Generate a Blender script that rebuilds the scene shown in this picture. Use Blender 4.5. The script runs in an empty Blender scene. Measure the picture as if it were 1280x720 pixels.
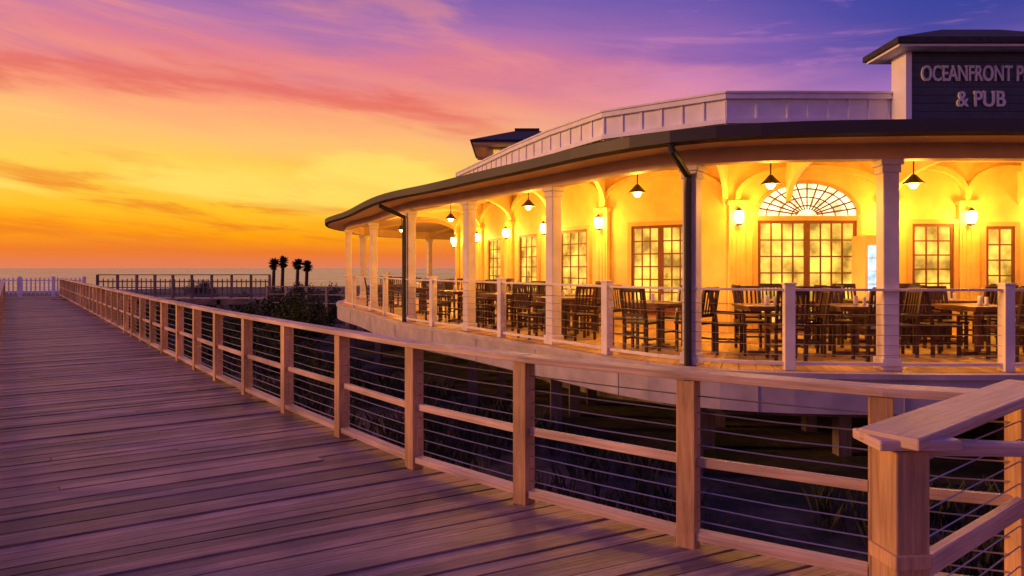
import bpy, math, random
from mathutils import Vector
random.seed(7)
R=random.random
def U(a,b): return a+(b-a)*random.random()
def lin(c):
    o=[]
    for v in c:
        v=v/255.0
        o.append(v/12.92 if v<=0.04045 else ((v+0.055)/1.055)**2.4)
    return (o[0],o[1],o[2],1.0)
scene=bpy.context.scene
scene.view_settings.view_transform='Standard'
scene.view_settings.look='None'
scene.view_settings.exposure=0
scene.view_settings.gamma=1

# ------------------------------------------------------------ mesh builder
class MB:
    def __init__(s): s.v=[];s.f=[];s.m=[];s.uv=[]
    def face(s,pts,mi=0,uv=None):
        b=len(s.v); s.v.extend([tuple(p) for p in pts]); s.f.append(tuple(range(b,b+len(pts)))); s.m.append(mi)
        s.uv.extend(uv if uv else [(0,0)]*len(pts))
    def hexa(s,b4,t4,mi=0,uvl=None):
        b=len(s.v); s.v.extend([tuple(p) for p in b4]+[tuple(p) for p in t4])
        L=(Vector(b4[1])-Vector(b4[0])).length; W=(Vector(b4[3])-Vector(b4[0])).length; H=(Vector(t4[0])-Vector(b4[0])).length
        o=U(0,50); q=U(0,50)
        for idx,(a,c) in (((3,2,1,0),(L,W)),((4,5,6,7),(L,W)),((0,1,5,4),(L,H)),((1,2,6,5),(W,H)),((2,3,7,6),(L,H)),((3,0,4,7),(W,H))):
            s.f.append(tuple(b+i for i in idx)); s.m.append(mi)
            s.uv.extend([(o,q),(o+a,q),(o+a,q+c),(o,q+c)])
    def box(s,x0,x1,y0,y1,z0,z1,mi=0):
        s.hexa([(x0,y0,z0),(x1,y0,z0),(x1,y1,z0),(x0,y1,z0)],[(x0,y0,z1),(x1,y0,z1),(x1,y1,z1),(x0,y1,z1)],mi)
    def beam(s,a,b,w,h,mi=0,up=(0,0,1),ext=0.0):
        a=Vector(a);b=Vector(b);d=(b-a).normalized();a=a-d*ext;b=b+d*ext
        up=Vector(up); sd=d.cross(up)
        if sd.length<1e-4: sd=Vector((1,0,0))
        sd.normalize(); u=sd.cross(d).normalized()
        sw=sd*w/2;uh=u*h/2
        s.hexa([a+sw-uh,b+sw-uh,b-sw-uh,a-sw-uh],[a+sw+uh,b+sw+uh,b-sw+uh,a-sw+uh],mi)
    def post(s,x,y,z0,z1,w,ang=0,mi=0,d=None):
        d=d or w; c=math.cos(ang);n=math.sin(ang)
        def p(i,j,z): return (x+c*i-n*j,y+n*i+c*j,z)
        b=len(s.v)
        for z in(z0,z1):
            for i,j in((-w/2,-d/2),(w/2,-d/2),(w/2,d/2),(-w/2,d/2)): s.v.append(p(i,j,z))
        o=U(0,50);q=U(0,50);H=z1-z0
        for k,idx in enumerate(((3,2,1,0),(4,5,6,7),(0,1,5,4),(1,2,6,5),(2,3,7,6),(3,0,4,7))):
            s.f.append(tuple(b+i for i in idx)); s.m.append(mi)
            if k<2: s.uv.extend([(o,q),(o,q+w),(o+.02,q+w),(o+.02,q)])
            else: s.uv.extend([(o,q+k*.3),(o,q+k*.3+w),(o+H,q+k*.3+w),(o+H,q+k*.3)])
    def tube(s,pts,r,n=6,mi=0,caps=True,rs=None):
        pts=[Vector(p) for p in pts]; rings=[]
        for i,p in enumerate(pts):
            d=(pts[min(i+1,len(pts)-1)]-pts[max(i-1,0)]).normalized()
            a=Vector((0,0,1)) if abs(d.z)<.9 else Vector((1,0,0))
            e1=d.cross(a).normalized();e2=e1.cross(d)
            rr=rs[i] if rs else r
            b=len(s.v)
            for k in range(n):
                t=2*math.pi*k/n; s.v.append(tuple(p+(e1*math.cos(t)+e2*math.sin(t))*rr))
            rings.append(b)
        for i in range(len(rings)-1):
            for k in range(n):
                k2=(k+1)%n
                s.f.append((rings[i]+k,rings[i]+k2,rings[i+1]+k2,rings[i+1]+k));s.m.append(mi);s.uv.extend([(i,k),(i,k+1),(i+1,k+1),(i+1,k)])
        if caps:
            for b in(rings[0],rings[-1]):
                s.f.append(tuple(b+k for k in range(n)));s.m.append(mi);s.uv.extend([(0,0)]*n)
    def obj(s,name,mats,parent=None,smooth=False,mesh_only=False,bevel=0):
        me=bpy.data.meshes.new(name+'_mesh'); me.from_pydata(s.v,[],s.f); me.update()
        for m in (mats if isinstance(mats,(list,tuple)) else [mats]): me.materials.append(m)
        me.polygons.foreach_set('material_index',s.m)
        ul=me.uv_layers.new(name='UVMap')
        flat=[c for t in s.uv for c in t]; ul.data.foreach_set('uv',flat)
        if smooth: me.polygons.foreach_set('use_smooth',[True]*len(s.f))
        if mesh_only: return me
        o=bpy.data.objects.new(name,me); scene.collection.objects.link(o)
        if parent: o.parent=parent
        if bevel:
            bv=o.modifiers.new('bevel','BEVEL');bv.width=bevel;bv.segments=2
        return o
def empty(name,loc=(0,0,0)):
    o=bpy.data.objects.new(name,None); scene.collection.objects.link(o); o.location=loc; return o

# ------------------------------------------------------------ materials
def newmat(name):
    m=bpy.data.materials.new(name); m.use_nodes=True; nt=m.node_tree
    return m,nt,nt.nodes['Principled BSDF']
def wood(name,c1,c2,rough=.65,gscale=(1.2,26),bump=.35,island=.35,spec=.4):
    m,nt,b=newmat(name); N=nt.nodes.new;Lk=nt.links.new
    uv=N('ShaderNodeTexCoord'); mp=N('ShaderNodeMapping'); mp.inputs['Scale'].default_value=(gscale[0],gscale[1],1)
    Lk(uv.outputs['UV'],mp.inputs['Vector'])
    n1=N('ShaderNodeTexNoise'); n1.inputs['Scale'].default_value=2.0;n1.inputs['Detail'].default_value=6;n1.inputs['Roughness'].default_value=.65
    Lk(mp.outputs[0],n1.inputs['Vector'])
    n2=N('ShaderNodeTexNoise'); n2.inputs['Scale'].default_value=1.3;n2.inputs['Detail'].default_value=5
    tc=N('ShaderNodeTexCoord');Lk(tc.outputs['Object'],n2.inputs['Vector'])
    r=N('ShaderNodeValToRGB'); r.color_ramp.elements[0].position=.3;r.color_ramp.elements[1].position=.7
    r.color_ramp.elements[0].color=(*c1,1);r.color_ramp.elements[1].color=(*c2,1)
    Lk(n1.outputs['Fac'],r.inputs[0])
    g=N('ShaderNodeNewGeometry')
    mr=N('ShaderNodeMapRange');mr.inputs['To Min'].default_value=1-island;mr.inputs['To Max'].default_value=1+island
    Lk(g.outputs['Random Per Island'],mr.inputs['Value'])
    mr2=N('ShaderNodeMapRange');mr2.inputs['From Min'].default_value=.3;mr2.inputs['From Max'].default_value=.7;mr2.inputs['To Min'].default_value=.60;mr2.inputs['To Max'].default_value=1.30
    Lk(n2.outputs['Fac'],mr2.inputs['Value'])
    mu=N('ShaderNodeMath');mu.operation='MULTIPLY';Lk(mr.outputs[0],mu.inputs[0]);Lk(mr2.outputs[0],mu.inputs[1])
    vm=N('ShaderNodeVectorMath');vm.operation='SCALE';Lk(r.outputs[0],vm.inputs[0]);Lk(mu.outputs[0],vm.inputs['Scale'])
    Lk(vm.outputs[0],b.inputs['Base Color'])
    rv=N('ShaderNodeMapRange');rv.inputs['To Min'].default_value=rough-.15;rv.inputs['To Max'].default_value=rough+.15
    Lk(n2.outputs['Fac'],rv.inputs['Value']);Lk(rv.outputs[0],b.inputs['Roughness'])
    bp=N('ShaderNodeBump');bp.inputs['Strength'].default_value=bump;bp.inputs['Distance'].default_value=.006
    Lk(n1.outputs['Fac'],bp.inputs['Height']);Lk(bp.outputs[0],b.inputs['Normal'])
    b.inputs['Specular IOR Level'].default_value=spec
    return m
def paint(name,c,rough=.5,var=.15,nscale=3,bump=.05,metal=0):
    m,nt,b=newmat(name); N=nt.nodes.new;Lk=nt.links.new
    tc=N('ShaderNodeTexCoord');n=N('ShaderNodeTexNoise');n.inputs['Scale'].default_value=nscale;n.inputs['Detail'].default_value=6
    Lk(tc.outputs['Object'],n.inputs['Vector'])
    r=N('ShaderNodeValToRGB');r.color_ramp.elements[0].position=.3;r.color_ramp.elements[1].position=.7
    r.color_ramp.elements[0].color=(*[x*(1-var) for x in c],1);r.color_ramp.elements[1].color=(*[min(1,x*(1+var*.5)) for x in c],1)
    Lk(n.outputs['Fac'],r.inputs[0]);Lk(r.outputs[0],b.inputs['Base Color'])
    bp=N('ShaderNodeBump');bp.inputs['Strength'].default_value=bump;bp.inputs['Distance'].default_value=.01
    Lk(n.outputs['Fac'],bp.inputs['Height']);Lk(bp.outputs[0],b.inputs['Normal'])
    b.inputs['Roughness'].default_value=rough;b.inputs['Metallic'].default_value=metal
    return m
def glow(name,c,strength,var=.5,nscale=2.0):
    m,nt,b=newmat(name); N=nt.nodes.new;Lk=nt.links.new
    tc=N('ShaderNodeTexCoord');n=N('ShaderNodeTexNoise');n.inputs['Scale'].default_value=nscale;n.inputs['Detail'].default_value=3
    Lk(tc.outputs['Object'],n.inputs['Vector'])
    mr=N('ShaderNodeMapRange');mr.inputs['From Min'].default_value=.35;mr.inputs['From Max'].default_value=.65
    mr.inputs['To Min'].default_value=strength*(1-var);mr.inputs['To Max'].default_value=strength*(1+var)
    Lk(n.outputs['Fac'],mr.inputs['Value']);Lk(mr.outputs[0],b.inputs['Emission Strength'])
    b.inputs['Emission Color'].default_value=(*c,1);b.inputs['Base Color'].default_value=(.05,.04,.03,1);b.inputs['Roughness'].default_value=.12
    return m
M_deck=wood('deck_wood',(.13,.085,.062),(.52,.35,.25),rough=.48,gscale=(.9,30),bump=.9,island=.42)
M_rail=wood('railing_wood',(.38,.20,.09),(.72,.44,.22),rough=.6,gscale=(1.5,22),island=.22,bump=.5)
M_cap=wood('cap_wood',(.38,.25,.18),(.72,.52,.40),rough=.5,gscale=(1.0,26),island=.18,bump=.6)
M_cable=paint('steel_cable',(.45,.42,.40),rough=.35,metal=.8)
M_white=paint('white_paint',(.82,.80,.84),rough=.45,var=.12)
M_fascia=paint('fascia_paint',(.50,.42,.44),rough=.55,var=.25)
M_col=paint('column_paint',(.76,.67,.62),rough=.5,var=.18)
M_head=paint('cream_trim_lamp_tint',(.80,.58,.29),rough=.5,var=.12)  # cream base warmed to imitate lamp light on header and soffit
M_wall=paint('cream_wall',(.80,.58,.21),rough=.6,var=.16)
M_ceil=paint('cream_ceiling',(.80,.61,.28),rough=.55,var=.1)
M_floor=wood('porch_floor_boards',(.46,.29,.14),(.68,.46,.25),rough=.4,gscale=(.9,28),island=.2)
M_roof=paint('shingle_roof',(.035,.032,.036),rough=.8,var=.5,nscale=14,bump=.5)
M_gutter=paint('dark_gutter',(.022,.018,.020),rough=.55)
M_sign=paint('slate_cladding',(.034,.048,.072),rough=.55,var=.25)
M_muntin=paint('window_muntin',(.18,.06,.02),rough=.5)
M_frame=paint('window_frame',(.62,.40,.16),rough=.5)
M_pane=glow('lit_window_pane',(1.0,.54,.07),1.15,.65,2.6)
M_fan=glow('lit_fanlight_pane',(1.0,.80,.38),2.0,.5,6)
M_bulb=glow('lamp_glass',(1.0,.74,.24),16,.1)
M_blue=glow('cooler_screen',(.45,.70,1.0),1.6,.5,4)
M_dark=paint('dark_chair_wood',(.060,.024,.014),rough=.35,var=.4)
M_table=paint('table_wood',(.20,.09,.05),rough=.3,var=.4)
M_pile=wood('piling_wood',(.15,.11,.10),(.30,.23,.20),gscale=(1,14),bump=.8)
M_letter=paint('letter_paint',(.62,.62,.62),rough=.5)
M_cush=paint('dark_cushion',(.045,.025,.03),rough=.85,var=.3)

# ------------------------------------------------------------ world sky
w=bpy.data.worlds.new('World'); scene.world=w; w.use_nodes=True; nt=w.node_tree; nt.nodes.clear()
N=nt.nodes.new; Lk=nt.links.new
def val(x,inp):
    if isinstance(x,(int,float)): inp.default_value=x
    else: Lk(x,inp)
def mth(op,a,b=0.0,c=None,clamp=False):
    n=N('ShaderNodeMath');n.operation=op;n.use_clamp=clamp;val(a,n.inputs[0]);val(b,n.inputs[1])
    if c is not None: val(c,n.inputs[2])
    return n.outputs[0]
def rng(x,a,b,c=0.0,d=1.0,typ='SMOOTHSTEP'):
    n=N('ShaderNodeMapRange');n.interpolation_type=typ;val(x,n.inputs['Value'])
    n.inputs['From Min'].default_value=a;n.inputs['From Max'].default_value=b;n.inputs['To Min'].default_value=c;n.inputs['To Max'].default_value=d
    return n.outputs[0]
def ramp(x,stops):
    n=N('ShaderNodeValToRGB');cr=n.color_ramp
    while len(cr.elements)<len(stops): cr.elements.new(.5)
    for e,(p,c) in zip(cr.elements,stops): e.position=p
    for e,(p,c) in zip(cr.elements,stops): e.position=p;e.color=lin(c)
    cr.interpolation='LINEAR'
    Lk(x,n.inputs[0]); return n.outputs[0]
def mix(f,a,b):
    n=N('ShaderNodeMix');n.data_type='RGBA';val(f,n.inputs['Factor'])
    for x,i in((a,6),(b,7)):
        if isinstance(x,tuple): n.inputs[i].default_value=x
        else: Lk(x,n.inputs[i])
    return n.outputs[2]
tc=N('ShaderNodeTexCoord');sp=N('ShaderNodeSeparateXYZ');Lk(tc.outputs['Generated'],sp.inputs[0])
X,Y,Z=sp.outputs
D=180/math.pi
el=mth('MULTIPLY',mth('ARCSINE',Z),D)
az=mth('MULTIPLY',mth('ARCTAN2',X,Y),D)
hl=mth('SQRT',mth('ADD',mth('MULTIPLY',X,X),mth('MULTIPLY',Y,Y)))
sa=math.radians(-30)
dt=mth('DIVIDE',mth('ADD',mth('MULTIPLY',X,math.sin(sa)),mth('MULTIPLY',Y,math.cos(sa))),mth('MAXIMUM',hl,.001))
cv=N('ShaderNodeCombineXYZ')
Lk(mth('MULTIPLY',az,.045),cv.inputs[0]);Lk(mth('MULTIPLY',mth('ADD',el,mth('MULTIPLY',az,.10)),.30),cv.inputs[1])
def noise(vec,scale,detail=6,rough=.55,dist=0.0,off=0):
    n=N('ShaderNodeTexNoise');n.inputs['Scale'].default_value=scale;n.inputs['Detail'].default_value=detail;n.inputs['Roughness'].default_value=rough;n.inputs['Distortion'].default_value=dist
    if off:
        a=N('ShaderNodeVectorMath');a.operation='ADD';a.inputs[1].default_value=(off,off*.7,0);Lk(vec,a.inputs[0]);vec=a.outputs[0]
    Lk(vec,n.inputs['Vector']);return n.outputs['Fac']
nA=noise(cv.outputs[0],1.0,7,.6,.4)
nB=noise(cv.outputs[0],2.2,7,.6,.3,off=11)
nC=noise(cv.outputs[0],.8,6,.55,.6,off=31)
elw=mth('ADD',el,mth('MULTIPLY',mth('SUBTRACT',nA,.5),5.0))
elw=mth('ADD',mth('MULTIPLY',elw,rng(el,0,4)),mth('MULTIPLY',el,rng(el,0,4,1,0)))
pos=mth('DIVIDE',elw,45.0,clamp=True)
warm=ramp(pos,[(0,(222,126,92)),(1.2/45,(236,120,44)),(2.8/45,(253,156,8)),(5/45,(255,190,30)),(8/45,(255,206,78)),(11/45,(255,190,112)),(14/45,(252,154,120)),(17/45,(226,126,142)),(19.5/45,(184,116,170)),(22.5/45,(134,98,176)),(32/45,(100,76,168)),(1,(82,68,160))])
cool=ramp(pos,[(0,(220,130,110)),(8/45,(222,138,152)),(13/45,(178,118,184)),(18/45,(114,90,186)),(22.5/45,(66,70,166)),(32/45,(82,72,176)),(1,(82,70,168))])
fcool=rng(dt,.99,.46)
col=mix(fcool,warm,cool)
m1=mth('MULTIPLY',mth('MULTIPLY',rng(nB,.48,.64),rng(el,1.5,3.0)),rng(el,6,10,1,0))
col=mix(mth('MULTIPLY',m1,.65),col,lin((234,114,28)))
m4=mth('MULTIPLY',mth('MULTIPLY',rng(nC,.48,.64),rng(el,3.5,6)),mth('MULTIPLY',rng(el,10,15,1,0),rng(dt,.70,.92)))
col=mix(mth('MULTIPLY',m4,.75),col,lin((255,226,104)))
m2=mth('MULTIPLY',mth('MULTIPLY',rng(nC,.46,.66),rng(el,9,13)),rng(el,20,27,1,0))
col=mix(mth('MULTIPLY',m2,.6),col,mix(fcool,lin((250,150,124)),lin((212,136,196))))
a2=mth('ADD',az,24);ec=mth('SUBTRACT',15.0,mth('MULTIPLY',mth('MULTIPLY',a2,a2),.006))
de=mth('SUBTRACT',mth('ADD',el,mth('MULTIPLY',mth('SUBTRACT',nB,.5),5.0)),ec)
g=mth('POWER',2.718,mth('MULTIPLY',mth('MULTIPLY',de,de),-1.0))
g=mth('MULTIPLY',g,mth('MULTIPLY',rng(az,-60,-38),rng(az,-8,6,1,0)))
col=mix(mth('MULTIPLY',g,.7),col,lin((226,98,90)))
m3=mth('MULTIPLY',rng(nA,.5,.7),rng(el,14,18))
col=mix(mth('MULTIPLY',m3,.5),col,mix(fcool,lin((160,104,162)),lin((96,80,180))))
m5=mth('MULTIPLY',mth('MULTIPLY',rng(dt,.72,.42),rng(el,12,18)),rng(el,26,36,1,0))
col=mix(mth('MULTIPLY',m5,.85),col,lin((42,60,150)))
m6=mth('MULTIPLY',mth('MULTIPLY',rng(nB,.54,.68),rng(az,8,14)),rng(el,12,15))
col=mix(mth('MULTIPLY',m6,.4),col,lin((205,128,190)))
col=mix(rng(el,-4,-.3,1,0),col,lin((60,40,45)))
bg=N('ShaderNodeBackground');Lk(col,bg.inputs['Color']);bg.inputs['Strength'].default_value=1.0
sk=N('ShaderNodeTexSky');sk.sky_type='NISHITA';sk.sun_disc=False;sk.sun_elevation=math.radians(2);sk.sun_rotation=math.radians(-70)
bg2=N('ShaderNodeBackground');Lk(sk.outputs[0],bg2.inputs['Color']);bg2.inputs['Strength'].default_value=.008
ad=N('ShaderNodeAddShader');Lk(bg.outputs[0],ad.inputs[0]);Lk(bg2.outputs[0],ad.inputs[1])
out=N('ShaderNodeOutputWorld');Lk(ad.outputs[0],out.inputs['Surface'])

sl=bpy.data.lights.new('sun','SUN');sl.energy=2.5;sl.angle=math.radians(9);sl.color=(1,.44,.12)
so=bpy.data.objects.new('sun',sl);scene.collection.objects.link(so)
SA,SE=math.radians(-92),math.radians(11)
sd=Vector((math.sin(SA)*math.cos(SE),math.cos(SA)*math.cos(SE),math.sin(SE)))
so.rotation_euler=sd.to_track_quat('Z','Y').to_euler()

# ------------------------------------------------------------ camera
cd=bpy.data.cameras.new('camera');cam=bpy.data.objects.new('camera',cd);scene.collection.objects.link(cam)
cam.location=(0,0,1.7);cam.rotation_euler=(math.pi/2,0,0);cd.lens=22.5;cd.sensor_width=36;cd.shift_y=-25/1280;cd.clip_end=20000;cd.clip_start=.05
scene.camera=cam

# ------------------------------------------------------------ ground + ocean
from mathutils import noise as mn
def gz(x,y):
    s=-.62*x+.79*y
    b=-1.3+.22*mn.noise(Vector((x*.12,y*.12,0)))+.07*mn.noise(Vector((x*.6,y*.6,3)))
    if s>40: b+=.5*mn.noise(Vector((x*.04,y*.04,9)))*min(1,(s-40)/30)
    if s>100: b+=-(min(s,220)-100)/120*3.4
    return b
def axis(n,mx):
    k=5.2;return [mx*math.sinh(k*(2*i/(n-1)-1))/math.sinh(k) for i in range(n)]
xs=axis(190,2600);n=len(xs)
vs=[(x,y+12,gz(x,y+12)) for y in xs for x in xs]
fs=[(j*n+i,j*n+i+1,(j+1)*n+i+1,(j+1)*n+i) for j in range(n-1) for i in range(n-1)]
me=bpy.data.meshes.new('ground_mesh');me.from_pydata(vs,[],fs);me.polygons.foreach_set('use_smooth',[True]*len(fs))
go=bpy.data.objects.new('ground',me);scene.collection.objects.link(go)
m,t,b=newmat('dune_ground');N2=t.nodes.new
tcx=N2('ShaderNodeTexCoord');n1=N2('ShaderNodeTexNoise');n1.inputs['Scale'].default_value=.7;n1.inputs['Detail'].default_value=8;n1.inputs['Roughness'].default_value=.7
t.links.new(tcx.outputs['Object'],n1.inputs['Vector'])
r=N2('ShaderNodeValToRGB');r.color_ramp.elements[0].position=.42;r.color_ramp.elements[0].color=(.034,.040,.018,1)
r.color_ramp.elements[1].position=.64;r.color_ramp.elements[1].color=(.18,.135,.085,1)
t.links.new(n1.outputs['Fac'],r.inputs[0])
spx=N2('ShaderNodeSeparateXYZ');t.links.new(tcx.outputs['Object'],spx.inputs[0])
mrx=N2('ShaderNodeMapRange');mrx.inputs['From Min'].default_value=-2.2;mrx.inputs['From Max'].default_value=-1.7;mrx.inputs['To Min'].default_value=1;mrx.inputs['To Max'].default_value=0
t.links.new(spx.outputs[2],mrx.inputs['Value'])
mx=N2('ShaderNodeMix');mx.data_type='RGBA';t.links.new(mrx.outputs[0],mx.inputs['Factor'])
t.links.new(r.outputs[0],mx.inputs[6]);mx.inputs[7].default_value=(.45,.37,.32,1)
t.links.new(mx.outputs[2],b.inputs['Base Color']);b.inputs['Roughness'].default_value=.95
bp=N2('ShaderNodeBump');bp.inputs['Strength'].default_value=.8;bp.inputs['Distance'].default_value=.15;t.links.new(n1.outputs['Fac'],bp.inputs['Height']);t.links.new(bp.outputs[0],b.inputs['Normal'])
me.materials.append(m)
om=MB();S=9000;om.face([(-S,-S,-2.7),(S,-S,-2.7),(S,S,-2.7),(-S,S,-2.7)])
m,t,b=newmat('ocean_water');b.inputs['Roughness'].default_value=.25;b.inputs['IOR'].default_value=1.33
tcx=t.nodes.new('ShaderNodeTexCoord');mp=t.nodes.new('ShaderNodeMapping');mp.inputs['Rotation'].default_value=(0,0,math.radians(-38));mp.inputs['Scale'].default_value=(.03,.16,1)
t.links.new(tcx.outputs['Object'],mp.inputs[0])
n1=t.nodes.new('ShaderNodeTexNoise');n1.inputs['Scale'].default_value=1;n1.inputs['Detail'].default_value=8;t.links.new(mp.outputs[0],n1.inputs['Vector'])
bp=t.nodes.new('ShaderNodeBump');bp.inputs['Strength'].default_value=.35;bp.inputs['Distance'].default_value=.6;t.links.new(n1.outputs['Fac'],bp.inputs['Height']);t.links.new(bp.outputs[0],b.inputs['Normal'])
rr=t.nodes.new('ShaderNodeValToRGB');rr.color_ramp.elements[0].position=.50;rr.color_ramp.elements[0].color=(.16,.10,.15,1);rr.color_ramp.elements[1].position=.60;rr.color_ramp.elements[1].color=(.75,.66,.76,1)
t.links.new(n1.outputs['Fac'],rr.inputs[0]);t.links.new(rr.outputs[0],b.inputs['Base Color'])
om.obj('ocean',m)

# ------------------------------------------------------------ boardwalk
near=[(-6.9,12.7),(-6.1,11.75),(-5.27,10.7),(-4.45,9.68),(-3.57,8.62),(-2.66,7.56),(-1.72,6.48),(-.84,5.48),(.09,4.66),(1.08,3.93),(1.97,3.42)]
far=[];nf=25
for i in range(nf,0,-1):
    k=i/nf; far.append((-6.9+(-27.5+6.9)*k,12.7+(39-12.7)*k))
rail=far+near
Rk=[(x+.08,y+.1) for x,y in rail]+[(2.65,3.32),(3.1,2.5),(3.3,1.3),(3.35,0),(3.35,-3)]
Ly=[y-1.5 for x,y in rail]+[1.45,.8,.1,-1.2,-4]
Lk2=[(-.3-.785*y-.1 if y>0 else -.4,y) for y in Ly]
bm=MB();sp_=.142;acc=0;Rp=[];Lp=[]
for i in range(len(Rk)-1):
    a=Vector(Rk[i]);b_=Vector(Rk[i+1]);c=Vector(Lk2[i]);d=Vector(Lk2[i+1]);L=(b_-a).length
    q=acc
    while q<L:
        Rp.append(a.lerp(b_,q/L));Lp.append(c.lerp(d,q/L));q+=sp_
    acc=q-L
for i in range(len(Rp)-1):
    r0,r1,l0,l1=Rp[i],Rp[i+1],Lp[i],Lp[i+1]
    f=.05+U(-.02,.02)
    a=r0.lerp(r1,f);b_=r0.lerp(r1,.95+U(-.02,.02));c=l0.lerp(l1,.95+U(-.02,.02));d=l0.lerp(l1,f)
    ex=(a-d).normalized()*U(0,.03);a=a+ex;b_=b_+ex
    W_=(a-d).length;cuts=[0]
    if R()<.16: cuts.append((.2,.33,.5,.67,.8)[random.randrange(5)]+U(-.004,.004))
    cuts.append(1)
    for j in range(len(cuts)-1):
        t0=cuts[j]+(.0025/W_ if j else 0);t1=cuts[j+1]-(.0025/W_ if j<len(cuts)-2 else 0)
        z=U(-.006,.006);zz=z+U(-.004,.004)
        A0=d.lerp(a,t0);A1=d.lerp(a,t1);B1=c.lerp(b_,t1);B0=c.lerp(b_,t0)
        bm.hexa([V+(-.045+z,) for V in map(tuple,(A0,A1,B1,B0))],[(A0.x,A0.y,z),(A1.x,A1.y,zz),(B1.x,B1.y,zz),(B0.x,B0.y,z)],0)
boardwalk=empty('boardwalk')
bm.obj('planks',M_deck,boardwalk)
st=MB()
for P_,o in((Rk,-.06),(Lk2,.06)):
    for i in range(len(P_)-1):
        st.beam((P_[i][0]+o,P_[i][1],-.2),(P_[i+1][0]+o,P_[i+1][1],-.2),.05,.28)
for i in range(len(Rk)-1):
    for f in(.3,.7):
        a=Vector(Rk[i]).lerp(Vector(Lk2[i]),f);b_=Vector(Rk[i+1]).lerp(Vector(Lk2[i+1]),f)
        st.beam((a.x,a.y,-.2),(b_.x,b_.y,-.2),.05,.27)
for i in range(0,len(Rk)-3,2):
    for P_ in(Rk,Lk2):
        st.post(P_[i][0]-.05,P_[i][1],-2.5 if i>6 else -4,-.07,.18)
st.obj('substructure',M_pile,boardwalk)

# ------------------------------------------------------------ railings
def railing(name,pts,pw=.115,cap_w=.16,cap_t=.046,H=1.07,z0=0.0,cables=True,mid=True,bottom=True,zb=-.3,mats=None,cr=.0042):
    e=empty(name);A=MB();C=MB();K=MB()
    for i,(x,y) in enumerate(pts):
        a=pts[max(i-1,0)];b=pts[min(i+1,len(pts)-1)];ang=math.atan2(b[1]-a[1],b[0]-a[0])
        A.post(x+U(-.004,.004),y+U(-.004,.004),z0+zb,z0+H-cap_t,pw,ang+U(-.03,.03))
    for i in range(len(pts)-1):
        a=Vector((*pts[i],0));b=Vector((*pts[i+1],0));d=(b-a).normalized()
        zc=z0+H-cap_t/2+U(-.003,.003)
        C.beam(a+Vector((0,0,zc)),b+Vector((0,0,zc+U(-.002,.002))),cap_w,cap_t,ext=.012)
        if mid: C.beam(a+d*pw*.5+Vector((0,0,z0+.52)),b-d*pw*.5+Vector((0,0,z0+.52+U(-.006,.006))),.04,.055)
        if bottom: C.beam(a+d*pw*.5+Vector((0,0,z0+.075)),b-d*pw*.5+Vector((0,0,z0+.075)),.09,.05)
        if cables:
            for z in(.16,.25,.34,.43,.62,.72,.82,.92):
                sag=U(0,.009)
                m_=(a+b)/2+Vector((0,0,z0+z-sag))
                K.tube([a+d*pw*.5+Vector((0,0,z0+z)),m_,b-d*pw*.5+Vector((0,0,z0+z))],cr,4,caps=False)
    mm=mats or (M_rail,M_cap,M_cable)
    A.obj('posts',mm[0],e,bevel=.005);C.obj('rails',mm[1],e,bevel=.005)
    if cables:K.obj('cables',mm[2],e)
    return e
main=rail+[(2.58,3.22),(4.0,3.3),(5.3,3.4)]
railing('wooden_railing',main)
lp=[]
for i in range(0,29):
    y=37.3-i*1.3; lp.append((-.3-.785*y-.02,y))
railing('wooden_railing',lp)
e=empty('wooden_railing');A=MB();C=MB();K=MB()
ax,ay,bx,by=1.455,2.4,2.58,3.22
A.post(ax,ay,-.3,1.03,.135,.12)
A.post(ax-.004,ay-.004,.60,.655,.150,.12)
dv=Vector((bx-ax,by-ay,0)).normalized()
C.beam((ax-dv.x*.10,ay-dv.y*.10,1.073),(bx+dv.x*.12,by+dv.y*.12,1.093),.21,.045)
C.beam((bx+.02,by-.02,1.098),(4.2,3.22,1.098),.2,.045)
C.beam((ax+.07,ay+.06,.52),(bx-.05,by-.04,.52),.045,.085)
C.beam((ax+.07,ay+.02,1.02),(2.9,2.37,1.02),.05,.05)
C.beam((ax-.13,ay,1.058),(ax+.17,ay+.0,1.058),.19,.04)
A.post(2.9,2.37,-.3,1.02,.12)
for z in(.12,.22,.32,.42,.63,.74,.85,.94):
    K.tube([(ax,ay,z),(bx,by,z)],.004,4,caps=False)
A.obj('posts',M_rail,e,bevel=.006);C.obj('rails',M_cap,e,bevel=.007);K.obj('cables',M_cable,e)

# far fences
pf=MB()
def picket(pts,z0,z1,sp,w,mb):
    for i in range(len(pts)-1):
        a=Vector(pts[i]);b=Vector(pts[i+1]);L=(b-a).length;k=int(L/sp)
        for q in range(k+1):
            p=a.lerp(b,q/max(k,1));mb.post(p.x,p.y,z0,z1+U(-.03,.03),w,d=.025)
        for z in(z0+.12,z1-.15): mb.beam((a.x,a.y,z),(b.x,b.y,z),.04,.06)
picket([(-36,40.5),(-33.5,41.5),(-27.8,41.6)],0,1.05,.28,.09,pf)
for x in(-35,-32,-29.8,-27.8): pf.post(x,41.6,-4,1.15,.14)
pf.obj('picket_fence',M_white)
fp=[(-22.8+i*1.05,35.2+.12*math.sin(i)) for i in range(10)]
railing('wooden_railing',fp,H=1.25,z0=.1,zb=-3,mats=(M_pile,M_pile,M_cable))
pk=MB();picket([(-22.8,35.3),(-13.3,35.2)],.15,1.1,.26,.05,pk);pk.obj('picket_fence',M_pile)
fp=[(-13.0+i*1.15,34.0-i*.35) for i in range(5)]
railing('wooden_railing',fp,H=.95,z0=-.2,zb=-3,mats=(M_pile,M_pile,M_cable))
pd=MB()
for i in range(70): 
    x=-24.5+i*.16; pd.box(x,x+.15,34.0,36.0,.02,.06)
pd.box(-24.5,-13.3,34,34.06,-.25,.015);
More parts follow.
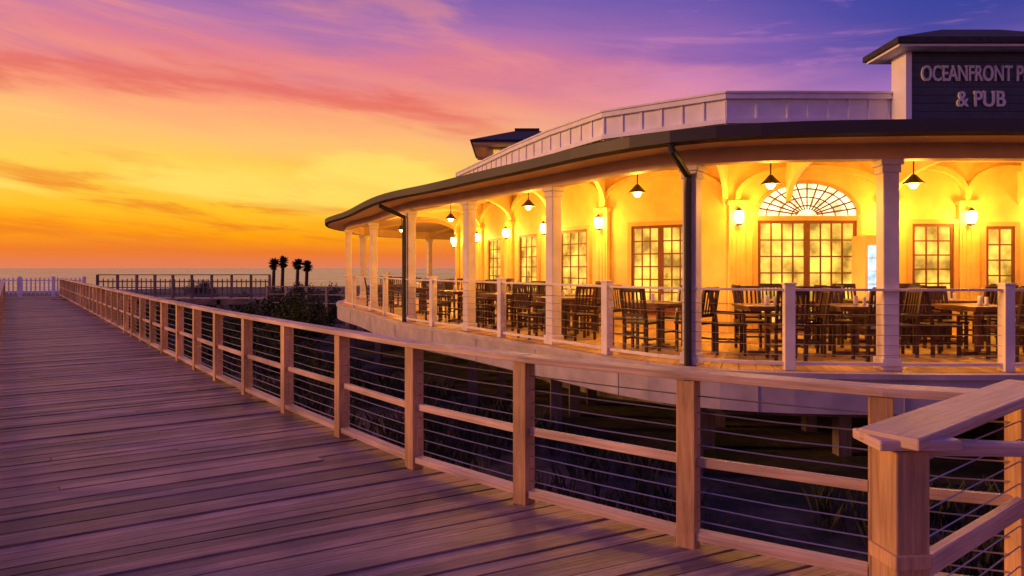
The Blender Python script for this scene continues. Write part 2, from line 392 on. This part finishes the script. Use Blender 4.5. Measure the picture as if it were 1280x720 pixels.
for i in range(6): pd.post(-24+i*2.1,34.1,-2.5,0,.2)
pd.obj('viewing_platform',M_deck)

# ------------------------------------------------------------ restaurant
rest=empty('restaurant_building')
ZF=.38
O=[(16,10.2),(13,9.3),(10.4,8.7),(7.75,8.35),(4.87,8.3),(2.475,8.8),(.72,11.1),(-.9,13.5),(-2.5,15.8),(-4.3,19.9),(-6.0,23.5),(-6.4,27.5),(-4,31),(2,33),(16,33)]
I=[(16,13.4),(13,13.2),(10.4,13.1),(7.7,13.05),(5.6,13.0),(4.35,13.02),(2.1,14.6),(1.0,16.6),(0,18.9),(-1.0,21.5),(-2.0,24),(-2.2,26.5),(-1,28.5),(3,29.5),(16,29.5)]
SUB=6
def cat(P,i,t):
    p0=Vector(P[max(i-1,0)]);p1=Vector(P[i]);p2=Vector(P[i+1]);p3=Vector(P[min(i+2,len(P)-1)])
    return .5*((2*p1)+(-p0+p2)*t+(2*p0-5*p1+4*p2-p3)*t*t+(-p0+3*p1-3*p2+p3)*t**3)
Oc=[];Ic=[]
for i in range(len(O)-1):
    for k in range(SUB):
        t=k/SUB;Oc.append(cat(O,i,t));Ic.append(Vector(I[i]).lerp(Vector(I[i+1]),t))
Oc.append(Vector(O[-1]));Ic.append(Vector(I[-1]))
def nrm(P,i):
    d=(P[min(i+1,len(P)-1)]-P[max(i-1,0)]).normalized();return Vector((-d.y,d.x))
def off(P,i,o): return P[i]+nrm(P,i)*o
def strip(mb,fa,fb,mi=0):
    for i in range(len(Oc)-1):
        mb.face([fa(i),fa(i+1),fb(i+1),fb(i)],mi,[(0,0),(1,0),(1,1),(0,1)])
def V3(v,z): return (v.x,v.y,z)
n_=len(Oc)
dk=MB()
for i in range(n_-1):
    a,b=off(Oc,i,.42),off(Oc,i+1,.42);c,d=Ic[i+1],Ic[i];L=(b-a).length;k=max(1,int(L/.16))
    for q in range(k):
        t0=(q+.02)/k;t1=(q+.98)/k
        p0=a.lerp(b,t0);p1=a.lerp(b,t1);p2=d.lerp(c,t1);p3=d.lerp(c,t0)
        dk.hexa([V3(p0,ZF-.04),V3(p3,ZF-.04),V3(p2,ZF-.04),V3(p1,ZF-.04)],[V3(p0,ZF),V3(p3,ZF),V3(p2,ZF),V3(p1,ZF)])
dk.obj('porch_floor',M_floor,rest)
fa=MB()
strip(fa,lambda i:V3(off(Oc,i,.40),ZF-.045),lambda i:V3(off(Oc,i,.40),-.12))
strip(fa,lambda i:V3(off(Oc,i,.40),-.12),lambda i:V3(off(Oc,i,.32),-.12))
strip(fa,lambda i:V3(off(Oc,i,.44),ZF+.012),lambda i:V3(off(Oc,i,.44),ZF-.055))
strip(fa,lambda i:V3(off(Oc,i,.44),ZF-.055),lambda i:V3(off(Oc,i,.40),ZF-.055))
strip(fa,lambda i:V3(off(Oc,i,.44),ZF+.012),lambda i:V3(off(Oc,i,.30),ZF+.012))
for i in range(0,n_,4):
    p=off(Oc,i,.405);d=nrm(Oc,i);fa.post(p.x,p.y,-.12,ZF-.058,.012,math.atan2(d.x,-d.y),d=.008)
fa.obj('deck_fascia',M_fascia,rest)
un=MB()
strip(un,lambda i:V3(off(Oc,i,.30),-.02),lambda i:V3(Ic[i],-.02))
for j in range(0,n_-1,2):
    for f in(.04,.35,.7):
        p=off(Oc,j,0).lerp(Ic[j],f)
        if j%3==0: un.post(p.x,p.y,-2.0,-.03,.2)
for j in range(n_-1):
    for f in(.05,.36,.7):
        a=off(Oc,j,0).lerp(Ic[j],f);b=off(Oc,j+1,0).lerp(Ic[j+1],f);un.beam((a.x,a.y,-.16),(b.x,b.y,-.16),.1,.24)
un.obj('deck_pilings',M_pile,rest)
sk_=MB();strip(sk_,lambda i:V3(Ic[i],-2),lambda i:V3(Ic[i],ZF));sk_.obj('foundation_wall',M_pile,rest)
cm=MB()
def pang(i):
    d=Oc[min(i+1,n_-1)]-Oc[max(i-1,0)];return math.atan2(d.y,d.x)
for k in range(1,len(O)-1):
    i=k*SUB;p=Oc[i];a=pang(i)
    if k==5:a=math.atan2(1,-1.2)
    cm.post(p.x,p.y,ZF,3.10,.2,a);cm.post(p.x,p.y,ZF+.002,ZF+.16,.25,a);cm.post(p.x,p.y,2.92,3.02,.235,a);cm.post(p.x,p.y,3.02,3.098,.28,a)
cm.obj('porch_columns',M_col,rest,bevel=.012)
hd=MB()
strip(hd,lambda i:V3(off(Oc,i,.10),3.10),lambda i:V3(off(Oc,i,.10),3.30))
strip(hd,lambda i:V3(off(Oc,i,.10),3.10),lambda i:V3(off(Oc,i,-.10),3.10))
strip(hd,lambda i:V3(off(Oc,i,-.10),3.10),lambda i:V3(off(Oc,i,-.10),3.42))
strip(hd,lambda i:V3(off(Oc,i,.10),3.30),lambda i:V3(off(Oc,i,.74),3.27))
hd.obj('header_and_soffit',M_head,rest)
ce=MB();strip(ce,lambda i:V3(off(Oc,i,-.10),3.42),lambda i:V3(Ic[i],3.86))
for k in range(1,len(O)-1):
    i=k*SUB;a=off(Oc,i,-.12);b=Ic[i];prev=None
    for q in range(17):
        t=q/16;p=a.lerp(b,t);zt=3.42+.44*t
        base=3.10*(1-t)+2.98*t
        zz=base+(zt-.05-base)*max(0,math.sin(math.pi*t))**.55
        cur=(Vector((p.x,p.y,zz)),Vector((p.x,p.y,zt)))
        if prev:
            dd=Vector((b.x-a.x,b.y-a.y,0)).normalized();s_=Vector((-dd.y,dd.x,0))*.05
            ce.hexa([prev[0]-s_,cur[0]-s_,cur[0]+s_,prev[0]+s_],[prev[1]-s_,cur[1]-s_,cur[1]+s_,prev[1]+s_])
        prev=cur
ce.obj('porch_ceiling',M_ceil,rest)
rf=MB()
strip(rf,lambda i:V3(off(Oc,i,.80),3.42),lambda i:V3(Ic[i],4.60))
for q in range(1,15):
    f=q/15;strip(rf,lambda i:V3(off(Oc,i,.80).lerp(Ic[i],f),3.42+1.18*f),lambda i:V3(off(Oc,i,.80).lerp(Ic[i],f-.002),3.42+1.18*f+.018))
    strip(rf,lambda i:V3(off(Oc,i,.80).lerp(Ic[i],f-.002),3.42+1.18*f+.018),lambda i:V3(off(Oc,i,.80).lerp(Ic[i],f+.06),3.42+1.18*(f+.06)+.003))
rf.obj('porch_roof',M_roof,rest)
gt=MB()
strip(gt,lambda i:V3(off(Oc,i,.84),3.44),lambda i:V3(off(Oc,i,.84),3.29))
strip(gt,lambda i:V3(off(Oc,i,.84),3.29),lambda i:V3(off(Oc,i,.735),3.26))
strip(gt,lambda i:V3(off(Oc,i,.84),3.44),lambda i:V3(off(Oc,i,.72),3.45))
def spout(i,z1=ZF):
    p=off(Oc,i,.78);c=off(Oc,i,.17)
    gt.tube([V3(p,3.28),V3(p,3.2),V3(p.lerp(c,.5),3.08),V3(c,2.95),V3(c,2.7),V3(c,z1-.3)],.05,8)
for k in(5,8): spout(k*SUB)
gt.obj('gutter_and_downspouts',M_gutter,rest)
wl=MB();strip(wl,lambda i:V3(Ic[i],ZF),lambda i:V3(Ic[i],3.9))
pp=MB()
ZP=5.24
strip(pp,lambda i:V3(Ic[i],4.3),lambda i:V3(Ic[i],ZP))
for k in range(len(I)-1):
    a=Vector(I[k]);b=Vector(I[k+1]);d=(b-a).normalized();nn=Vector((-d.y,d.x));L=(b-a).length
    q=int(L/.42)
    for j in range(q+1):
        p=a.lerp(b,j/q)+nn*.012;pp.post(p.x,p.y,4.4,ZP-.1,.045,math.atan2(d.y,d.x),d=.03)
    for z,h,o in((ZP-.06,.10,.03),(4.68,.10,.025),(ZP+.015,.04,.05)):
        pp.beam((a.x+nn.x*o,a.y+nn.y*o,z),(b.x+nn.x*o,b.y+nn.y*o,z),.07+o,h,ext=.02)
pp.obj('parapet',M_white,rest)
tr=MB();tr.face([V3(Vector(p),4.9) for p in I]);tr.obj('flat_roof',M_roof,rest)
pn=MB();fr=MB();mu_=MB()
def frame(k,t):
    a=Vector(I[k]);b=Vector(I[k+1]);d=(b-a).normalized();nn=Vector((-d.y,d.x));return a.lerp(b,t),-d,nn
def P(c,u,nn,s,o,z): return Vector((c.x+u.x*s+nn.x*o,c.y+u.y*s+nn.y*o,z))
def rect(mb,c,u,nn,s0,s1,z0,z1,o0,o1,mi=0):
    mb.hexa([P(c,u,nn,s0,o1,z0),P(c,u,nn,s1,o1,z0),P(c,u,nn,s1,o0,z0),P(c,u,nn,s0,o0,z0)],[P(c,u,nn,s0,o1,z1),P(c,u,nn,s1,o1,z1),P(c,u,nn,s1,o0,z1),P(c,u,nn,s0,o0,z1)],mi)
def window(c,u,nn,w,z0,z1,cols,rows,split=1,arch=False):
    h=w/2
    rect(fr,c,u,nn,-h-.09,-h,z0,z1+.09,-.01,.07);rect(fr,c,u,nn,h,h+.09,z0,z1+.09,-.01,.07);rect(fr,c,u,nn,-h,h,z1,z1+.09,-.01,.068)
    rect(pn,c,u,nn,-h,h,z0,z1,-.01,.02)
    lw=w/split
    for s in range(split):
        s0=-h+s*lw;s1=s0+lw
        for (a,b_) in((s0+.001,s0+.06),(s1-.06,s1-.001)): rect(mu_,c,u,nn,a,b_,z0,z1,.0,.05)
        rect(mu_,c,u,nn,s0+.06,s1-.06,z0,z0+.22,.0,.049);rect(mu_,c,u,nn,s0+.06,s1-.06,z1-.06,z1,.0,.049)
        for j in range(1,cols):
            x=s0+.06+(lw-.12)*j/cols;rect(mu_,c,u,nn,x-.014,x+.014,z0+.22,z1-.06,.0,.04)
        for j in range(1,rows):
            z=z0+.22+(z1-.28-z0)*j/rows;rect(mu_,c,u,nn,s0+.06,s1-.06,z-.014,z+.014,.0,.037)
    if arch:
        K=24;rx=h+.04;rz=.68;zb=z1+.10
        fanp=[P(c,u,nn,-rx*math.cos(math.pi*q/K),.03,zb+rz*math.sin(math.pi*q/K)) for q in range(K+1)]
        fn.face(fanp)
        for q in range(K):
            a=fanp[q];b_=fanp[q+1];fr.beam(a+Vector((nn.x*.03,nn.y*.03,0)),b_+Vector((nn.x*.03,nn.y*.03,0)),.07,.06,up=(nn.x,nn.y,0))
        for q in range(1,14):
            an_=math.pi*q/14;a=P(c,u,nn,-.2*math.cos(an_),.05,zb+.12*math.sin(an_));b_=P(c,u,nn,-rx*math.cos(an_),.05,zb+rz*math.sin(an_));mu_.tube([a,b_],.016,4)
        for f in(.3,.55,.8):
            mu_.tube([P(c,u,nn,-rx*f*math.cos(math.pi*q/16),.05,zb+rz*f*math.sin(math.pi*q/16)) for q in range(17)],.014,4)
fn=MB()
uX=Vector((1,0));nF=Vector((0,-1))
window(Vector((5.97,13.0)),uX,nF,2.0,ZF,2.66,4,6,split=2,arch=True)
window(Vector((8.56,13.07)),uX,nF,.85,ZF+.5,2.60,3,5)
window(Vector((9.95,13.09)),uX,nF,.6,ZF,2.55,2,6)
window(Vector((11.9,13.15)),uX,nF,1.2,ZF+.4,2.6,3,5)
c,u,nn=frame(5,.50);window(c,u,nn,1.35,ZF+.3,2.62,3,6,split=2)
for k in(6,7,8,9,10,11):
    c,u,nn=frame(k,.5);window(c,u,nn,1.15,ZF+.3,2.62,3,6)
pn.obj('window_panes',M_pane,rest);fr.obj('window_frames',M_frame,rest);mu_.obj('window_muntins',M_muntin,rest);fn.obj('fanlight',M_fan,rest)
lamp=MB();lb=MB();lights=[]
def pilaster(c,u,nn,e=34):
    rect(wl,c,u,nn,-.16,.16,ZF,2.98,-.01,.09);rect(wl,c,u,nn,-.2,.2,2.98,3.06,-.01,.14);rect(wl,c,u,nn,-.19,.19,ZF,ZF+.2,-.01,.12)
    for s in(-.09,0,.09): rect(wl,c,u,nn,s-.02,s+.02,ZF+.3,2.5,.09,.105)
    p=P(c,u,nn,0,.2,2.72)
    lamp.tube([p+Vector((0,0,-.16)),p+Vector((0,0,-.12))],.06,8);lamp.tube([p+Vector((0,0,.12)),p+Vector((0,0,.2))],.07,8,rs=[.085,.01])
    lamp.tube([P(c,u,nn,0,.08,2.6),P(c,u,nn,0,.2,2.56)],.018,6)
    lb.tube([p+Vector((0,0,-.12)),p+Vector((0,0,0)),p+Vector((0,0,.12))],.06,8,rs=[.06,.10,.08])
    lights.append((P(c,u,nn,0,.42,2.74),e))
def archtrim(c0,c1,nn,zb=3.06,top=3.74):
    K=16;c=(c0+c1)/2;u=(c1-c0).normalized();h=(c1-c0).length/2
    pts=[P(c,u,nn,-h*math.cos(math.pi*q/K),.06,zb+(top-zb)*math.sin(math.pi*q/K)**.8 if 0<q<K else zb) for q in range(K+1)]
    for q in range(K): wl.beam(pts[q],pts[q+1],.1,.1,up=(nn.x,nn.y,0),ext=.01)
pil=[Vector((11.0,13.12)),Vector((9.25,13.08)),Vector((7.65,13.05)),Vector((4.55,13.02))]
for q,c in enumerate(pil): pilaster(c,uX,nF,74)
for q in range(3): archtrim(pil[q+1],pil[q],nF)
prev=Vector((4.35,13.02))
for k in range(6,12):
    c=Vector(I[k]);_,u,nn=frame(k,0);_,_,n2=frame(k-1,0);na=(nn+n2).normalized()
    ua=Vector((-na.y,na.x));pilaster(c,ua,na,70);archtrim(prev,c,n2);prev=c
wl.obj('porch_wall',M_wall,rest);lb.obj('wall_lamp_glass',M_bulb,rest)
LC=(1,.44,.05)
for p,e_ in lights:
    l=bpy.data.lights.new('wall_lamp_light','POINT');l.energy=e_;l.color=LC;l.shadow_soft_size=.12
    o=bpy.data.objects.new('wall_lamp_light',l);o.location=p;scene.collection.objects.link(o);o.parent=rest
cl=MB()  # added lamps for general porch light; their pendant fixtures are invented
for k in(2.5,3.5,4.5,5.6,6.8,8.2,9.8):
    i=int(k*SUB);p=Oc[i].lerp(Ic[i],.42)
    lamp.tube([(p.x,p.y,3.66),(p.x,p.y,3.16)],.012,6);lamp.tube([(p.x,p.y,3.20),(p.x,p.y,3.12),(p.x,p.y,3.05)],.1,12,rs=[.03,.10,.17])
    cl.tube([(p.x,p.y,3.10),(p.x,p.y,3.04),(p.x,p.y,2.98)],.07,10,rs=[.05,.075,.04])
    l=bpy.data.lights.new('added_porch_light','POINT');l.energy=100;l.color=LC;l.shadow_soft_size=.10
    o=bpy.data.objects.new('added_porch_light',l);o.location=(p.x,p.y,2.86);scene.collection.objects.link(o);o.parent=rest
cl.obj('added_pendant_glass',M_bulb,rest);lamp.obj('lamp_fittings',M_gutter,rest)  # fittings cover the wall lamps plus the invented pendants

e=empty('porch_railing');A=MB();C=MB();K=MB()
for k in range(1,12):
    i=k*SUB;j=i+SUB//2
    p=off(Oc,j,.12);A.post(p.x,p.y,ZF+.003,ZF+1.10,.13,pang(j));A.post(p.x,p.y,ZF+1.10,ZF+1.13,.15,pang(j))
    for q in range(SUB):
        a=off(Oc,i+q,.12);b=off(Oc,i+q+1,.12)
        C.beam(V3(a,ZF+1.04),V3(b,ZF+1.04),.07,.03,ext=.005)
        C.beam(V3(a,ZF+.09),V3(b,ZF+.09),.05,.04,ext=.005)
        for z in(.2,.33,.46,.59,.72,.85): K.tube([V3(a,ZF+z),V3(b,ZF+z)],.004,4,caps=False)
A.obj('posts',M_col,e,bevel=.006);C.obj('rails',M_col,e);K.obj('cables',M_cable,e)

# sign tower
tw=MB();tx0,tx1,ty0,ty1=7.72,10.62,12.55,13.0
tw.box(tx0,tx1,ty0,ty1,4.2,5.97,0)
for j in range(9):
    z=4.45+j*.16; 
    tw.box(tx0+.1,tx1-.1,ty0-.014,ty0-.001,z,z+.15,0)
for x in(tx0,tx1-.12): tw.box(x-.012,x+.10,ty0-.03,ty0+.1,4.2,5.96,1)
tw.box(tx0-.011,tx0-.002,ty0+.1,ty1,4.2,5.96,1)
tw.box(tx0-.33,tx1+.33,ty0-.33,ty1+.33,5.94,5.985,1)
tw.obj('sign_tower_walls',[M_sign,M_white],rest)
tr=MB();ex0,ex1,ey0,ey1=tx0-.38,tx1+.38,ty0-.38,ty1+.40;zr=5.99;rz=6.47
tr.box(ex0,ex1,ey0,ey1,zr,zr+.11)
rA=(8.6,12.8,rz);rB=(9.75,12.8,rz);zt=zr+.113
c4=[(ex0,ey0,zt),(ex1,ey0,zt),(ex1,ey1,zt),(ex0,ey1,zt)]
tr.face([c4[0],c4[1],rB,rA]);tr.face([c4[1],c4[2],rB]);tr.face([c4[2],c4[3],rA,rB]);tr.face([c4[3],c4[0],rA])
tr.obj('sign_tower_roof',M_roof,rest)
def text(s,x,z,h,wd):
    cu=bpy.data.curves.new('lettering','FONT');cu.body=s;cu.size=1;cu.extrude=.02;cu.align_x='CENTER';cu.offset=.014
    o=bpy.data.objects.new('lettering',cu);scene.collection.objects.link(o);o.location=(x,ty0-.035,z);o.rotation_euler=(math.pi/2,0,0)
    bpy.context.view_layer.update();d=o.dimensions
    o.scale=(wd/d.x,h/d.y,1);cu.materials.append(M_letter);o.parent=rest
text('OCEANFRONT PIER',9.17,5.36,.31,2.35);text('& PUB',9.17,4.86,.31,.95)
cu=MB();cx,cy=.15,22.5
cu.box(cx-1.0,cx+1.1,cy,cy+2.2,4.6,6.0,0)
for j in range(3): cu.box(cx-.8+j*.62,cx-.35+j*.62,cy-.02,cy-.002,5.35,5.85,2)
cu.box(cx-1.5,cx+1.6,cy-.5,cy+2.7,5.95,6.03,0);cu.box(cx-1.57,cx+1.67,cy-.56,cy+2.76,6.031,6.10,1)
z0=6.102;c4=[(cx-1.6,cy-.58,z0),(cx+1.7,cy-.58,z0),(cx+1.7,cy+2.78,z0),(cx-1.6,cy+2.78,z0)];t4=[(cx-.1,cy+.8,6.68),(cx+.9,cy+.8,6.68),(cx+.9,cy+1.6,6.68),(cx-.1,cy+1.6,6.68)]
for j in range(4): cu.face([c4[j],c4[(j+1)%4],t4[(j+1)%4],t4[j]],1)
cu.face(t4,1);cu.box(cx-.05,cx+.85,cy+.85,cy+1.55,6.6,6.80,1)
cu.obj('roof_cupola',[M_head,M_roof,M_pane],rest)

# ------------------------------------------------------------ furniture
ch=MB()
for x in(-.2,.2):
    ch.post(x,-.2,0,.45,.04);ch.beam((x,.2,0),(x,.2,.46),.04,.04);ch.beam((x,.2,.46),(x*.98,.29,1.0),.036,.04)
    ch.beam((x,-.2,.2),(x,.2,.2),.022,.03);ch.beam((x,-.2,.62),(x,.22,.64),.04,.025);ch.beam((x,-.19,.45),(x,-.19,.62),.03,.03)
ch.box(-.23,.23,-.23,.22,.44,.475)
ch.beam((-.21,.285,.98),(.21,.285,.98),.03,.08);ch.beam((-.2,.225,.58),(.2,.225,.58),.025,.05);ch.beam((-.2,0,.2),(.2,0,.2),.02,.025)
for j in range(5):
    x=-.14+j*.07;ch.beam((x,.228,.6),(x,.282,.95),.028,.012,up=(0,1,0))
chm=ch.obj('chair',M_dark,mesh_only=True)
tb=MB()
tb.box(-.42,.42,-.42,.42,.72,.755);tb.tube([(0,0,.05),(0,0,.72)],.045,10);tb.box(-.3,.3,-.04,.04,0.0,.05);tb.box(-.04,.04,-.3,.3,0.002,.048)
tb.box(-.38,.38,-.38,.38,.68,.718)
tb.tube([(.05,.1,.755),(.05,.1,.86),(.05,.1,.9)],.03,8,mi=1,rs=[.035,.035,.03]);tb.tube([(-.1,.05,.755),(-.1,.05,.88)],.025,8,mi=1);tb.box(-.28,-.12,-.25,-.05,.756,.762,1)
tbm=tb.obj('table',[M_table,M_white],mesh_only=True)
def place(me,name,x,y,rot):
    o=bpy.data.objects.new(name,me);scene.collection.objects.link(o);o.location=(x,y,ZF+.002);o.rotation_euler=(0,0,rot)
def setup(kf,f):
    i=int(kf*SUB);t=kf*SUB-i;a=Oc[i].lerp(Oc[i+1],t);b=Ic[i].lerp(Ic[i+1],t);p=a.lerp(b,f)
    rot=pang(i)+U(-.1,.1);place(tbm,'table',p.x,p.y,rot)
    for q in range(4):
        an_=rot+q*math.pi/2+U(-.12,.12);dx,dy=math.sin(-an_),math.cos(an_);r_=U(.55,.72)
        place(chm,'chair',p.x+dx*r_,p.y+dy*r_,an_+U(-.15,.15))
for kf in(2.0,2.6,3.25,3.95,4.55,5.3,6.1,6.9,7.7,8.6,9.6):
    setup(kf,.30)
for kf in(2.3,3.0,3.6,4.25,6.2,7.0,8.0):
    setup(kf,.64)
sf=MB()
sf.box(-.75,.75,-.35,.35,.12,.36);sf.box(-.6,-.01,-.33,.2,.363,.48);sf.box(.01,.6,-.33,.2,.363,.48)
sf.box(-.75,-.61,-.35,.35,.363,.62);sf.box(.61,.75,-.35,.35,.363,.62);sf.box(-.6,.6,.2,.35,.363,.98)
for x in(-.68,.68):
    for y in(-.3,.3): sf.post(x,y,0,.12,.06)
so_=sf.obj('sofa',M_cush,bevel=.045);so_.location=(7.0,11.6,ZF+.002);so_.rotation_euler=(0,0,math.pi)
dc=MB();dc.box(-.3,.3,-.25,.25,0,1.95,0);dc.box(-.25,.25,-.27,-.252,.75,1.75,1);dc.box(-.25,.25,-.268,-.252,.12,.7,0)
for z in(1.0,1.25,1.5): dc.box(-.25,.25,-.285,-.271,z,z+.02,0)
dc.box(.2,.23,-.31,-.272,.8,1.3,0)
o=dc.obj('display_cooler',[M_head,M_blue]);o.location=(7.12,12.6,ZF+.002)

# ------------------------------------------------------------ vegetation
def leafmat(name,c1,c2):
    m,t,b=newmat(name);g=t.nodes.new('ShaderNodeNewGeometry');r=t.nodes.new('ShaderNodeValToRGB')
    r.color_ramp.elements[0].color=(*c1,1);r.color_ramp.elements[1].color=(*c2,1);t.links.new(g.outputs['Random Per Island'],r.inputs[0]);t.links.new(r.outputs[0],b.inputs['Base Color']);b.inputs['Roughness'].default_value=.7;b.inputs['Specular IOR Level'].default_value=.2
    return m
M_grass=leafmat('dune_grass_blades',(.028,.038,.012),(.12,.11,.045));M_leaf=leafmat('shrub_leaf',(.014,.024,.008),(.05,.065,.022));M_frond=leafmat('palm_frond',(.015,.018,.008),(.035,.04,.015))
M_bark=paint('bark',(.07,.05,.04),rough=.9,var=.4,nscale=12)
gr=MB()
def railside(x,y):
    for i in range(len(rail)-1):
        if min(rail[i][1],rail[i+1][1])-.3<=y<=max(rail[i][1],rail[i+1][1])+.3:
            t=(y-rail[i][1])/(rail[i+1][1]-rail[i][1]);return x-(rail[i][0]+t*(rail[i+1][0]-rail[i][0]))
    return x-2.5 if y<3.5 else 1
cnt=0
while cnt<2000:
    y=4+40*R()**1.5;x=U(-26,9)
    if railside(x,y)<.5: continue
    if y>8.0 and x>2.3-(y-8.8)*.7: continue
    if mn.noise(Vector((x*.5,y*.5,5)))<-.12: continue
    z=gz(x,y);cnt+=1
    s=.75+y*.02
    for q in range(9):
        a=U(0,6.28);l=U(.18,.5)*s;bx_,by_=x+U(-.12,.12)*s,y+U(-.12,.12)*s;dx,dy=math.cos(a),math.sin(a);wv=.006*s;lean=U(.15,.6)*l
        p=[(bx_-dy*wv,by_+dx*wv,z-.02),(bx_+dy*wv,by_-dx*wv,z-.02),(bx_+dx*lean*.4+dy*wv*.7,by_+dy*lean*.4-dx*wv*.7,z+l*.6),(bx_+dx*lean,by_+dy*lean,z+l),(bx_+dx*lean*.4-dy*wv*.7,by_+dy*lean*.4+dx*wv*.7,z+l*.6)]
        gr.face(p)
gr.obj('dune_grass',M_grass)
def shrubmesh(seed):
    random.seed(seed);s=MB();cl_=[]
    for q in range(11):
        a=U(0,6.28);rr_=U(0,.75);cl_.append((Vector((rr_*math.cos(a),rr_*math.sin(a),U(.25,.85)-rr_*.3)),U(.2,.4)))
    for c,rad in cl_:
        s.tube([(0,0,0),(c.x*.5,c.y*.5,c.z*.45),tuple(c)],.02,5,mi=1,rs=[.035,.022,.008])
        for q in range(200):
            d=Vector((random.gauss(0,1),random.gauss(0,1),random.gauss(0,1))).normalized();p=c+d*rad*(U(.3,1.12))
            u=Vector((U(-1,1),U(-1,1),U(-1,1))).normalized();v=u.cross(d).normalized();L=U(.03,.06);W=L*.45
            s.face([p-u*L,p+v*W,p+u*L,p-v*W])
    return s.obj('shrub',[M_leaf,M_bark],mesh_only=True)
sms=[shrubmesh(3),shrubmesh(5),shrubmesh(8)]
random.seed(21)
sp2=[(-9.3,27,1.8),(-10.2,30,2.0),(-8.8,24.5,1.6),(-11.5,28,1.4),(-12.8,31,1.4),(-14,29,1.1),(-11,25,1.1),(-9.6,22,1.2),(-15.5,32,1.2),(-8.0,21,1.2),(-13,26,.9),(-12,36,1.8),(-10.5,37,2.0),(-14,38,1.7),(-6.5,18.5,1.0),(-19,45,1.6),(-15,47,1.7),(-24,50,1.5),(-28,58,1.6),(-20,60,1.6),(-5.2,16.2,.8)]
for x,y,h in sp2:
    o=bpy.data.objects.new('shrub',random.choice(sms));scene.collection.objects.link(o);o.location=(x,y,gz(x,y)-.08);o.rotation_euler=(0,0,U(0,6.28));o.scale=(h*1.1,h*1.1,h)
def palm(x,y,h,seed):
    random.seed(seed);s=MB();z=gz(x,y)-.2;top=Vector((x+.1,y,z+h))
    s.tube([(x,y,z),(x+.03,y,z+h*.5),tuple(top)],.1,8,mi=1,rs=[.20,.17,.15])
    for q in range(56):
        a=U(0,6.28);e0=U(-1.1,1.4);L=U(.48,.64);p=top.copy();d=Vector((math.cos(a)*math.cos(e0),math.sin(a)*math.cos(e0),math.sin(e0)))
        for k in range(6):
            p2=p+d*L/6;sd_=d.cross(Vector((0,0,1))).normalized();ww=.17*math.sin(math.pi*(k+.7)/6.8)+.03
            for sg in(-1,1):
                s.face([p,p2,p2+sd_*sg*ww-Vector((0,0,ww*.5)),p.lerp(p2,.4)+sd_*sg*ww-Vector((0,0,ww*.5))])
            p=p2;d=(d+Vector((0,0,-.10))).normalized()
    s.obj('palm_tree',[M_frond,M_bark])
palm(-22.4,60,3.5,1);palm(-21.7,60.4,3.7,2);palm(-20.0,59.5,3.5,3);palm(-19.3,60,3.35,4)
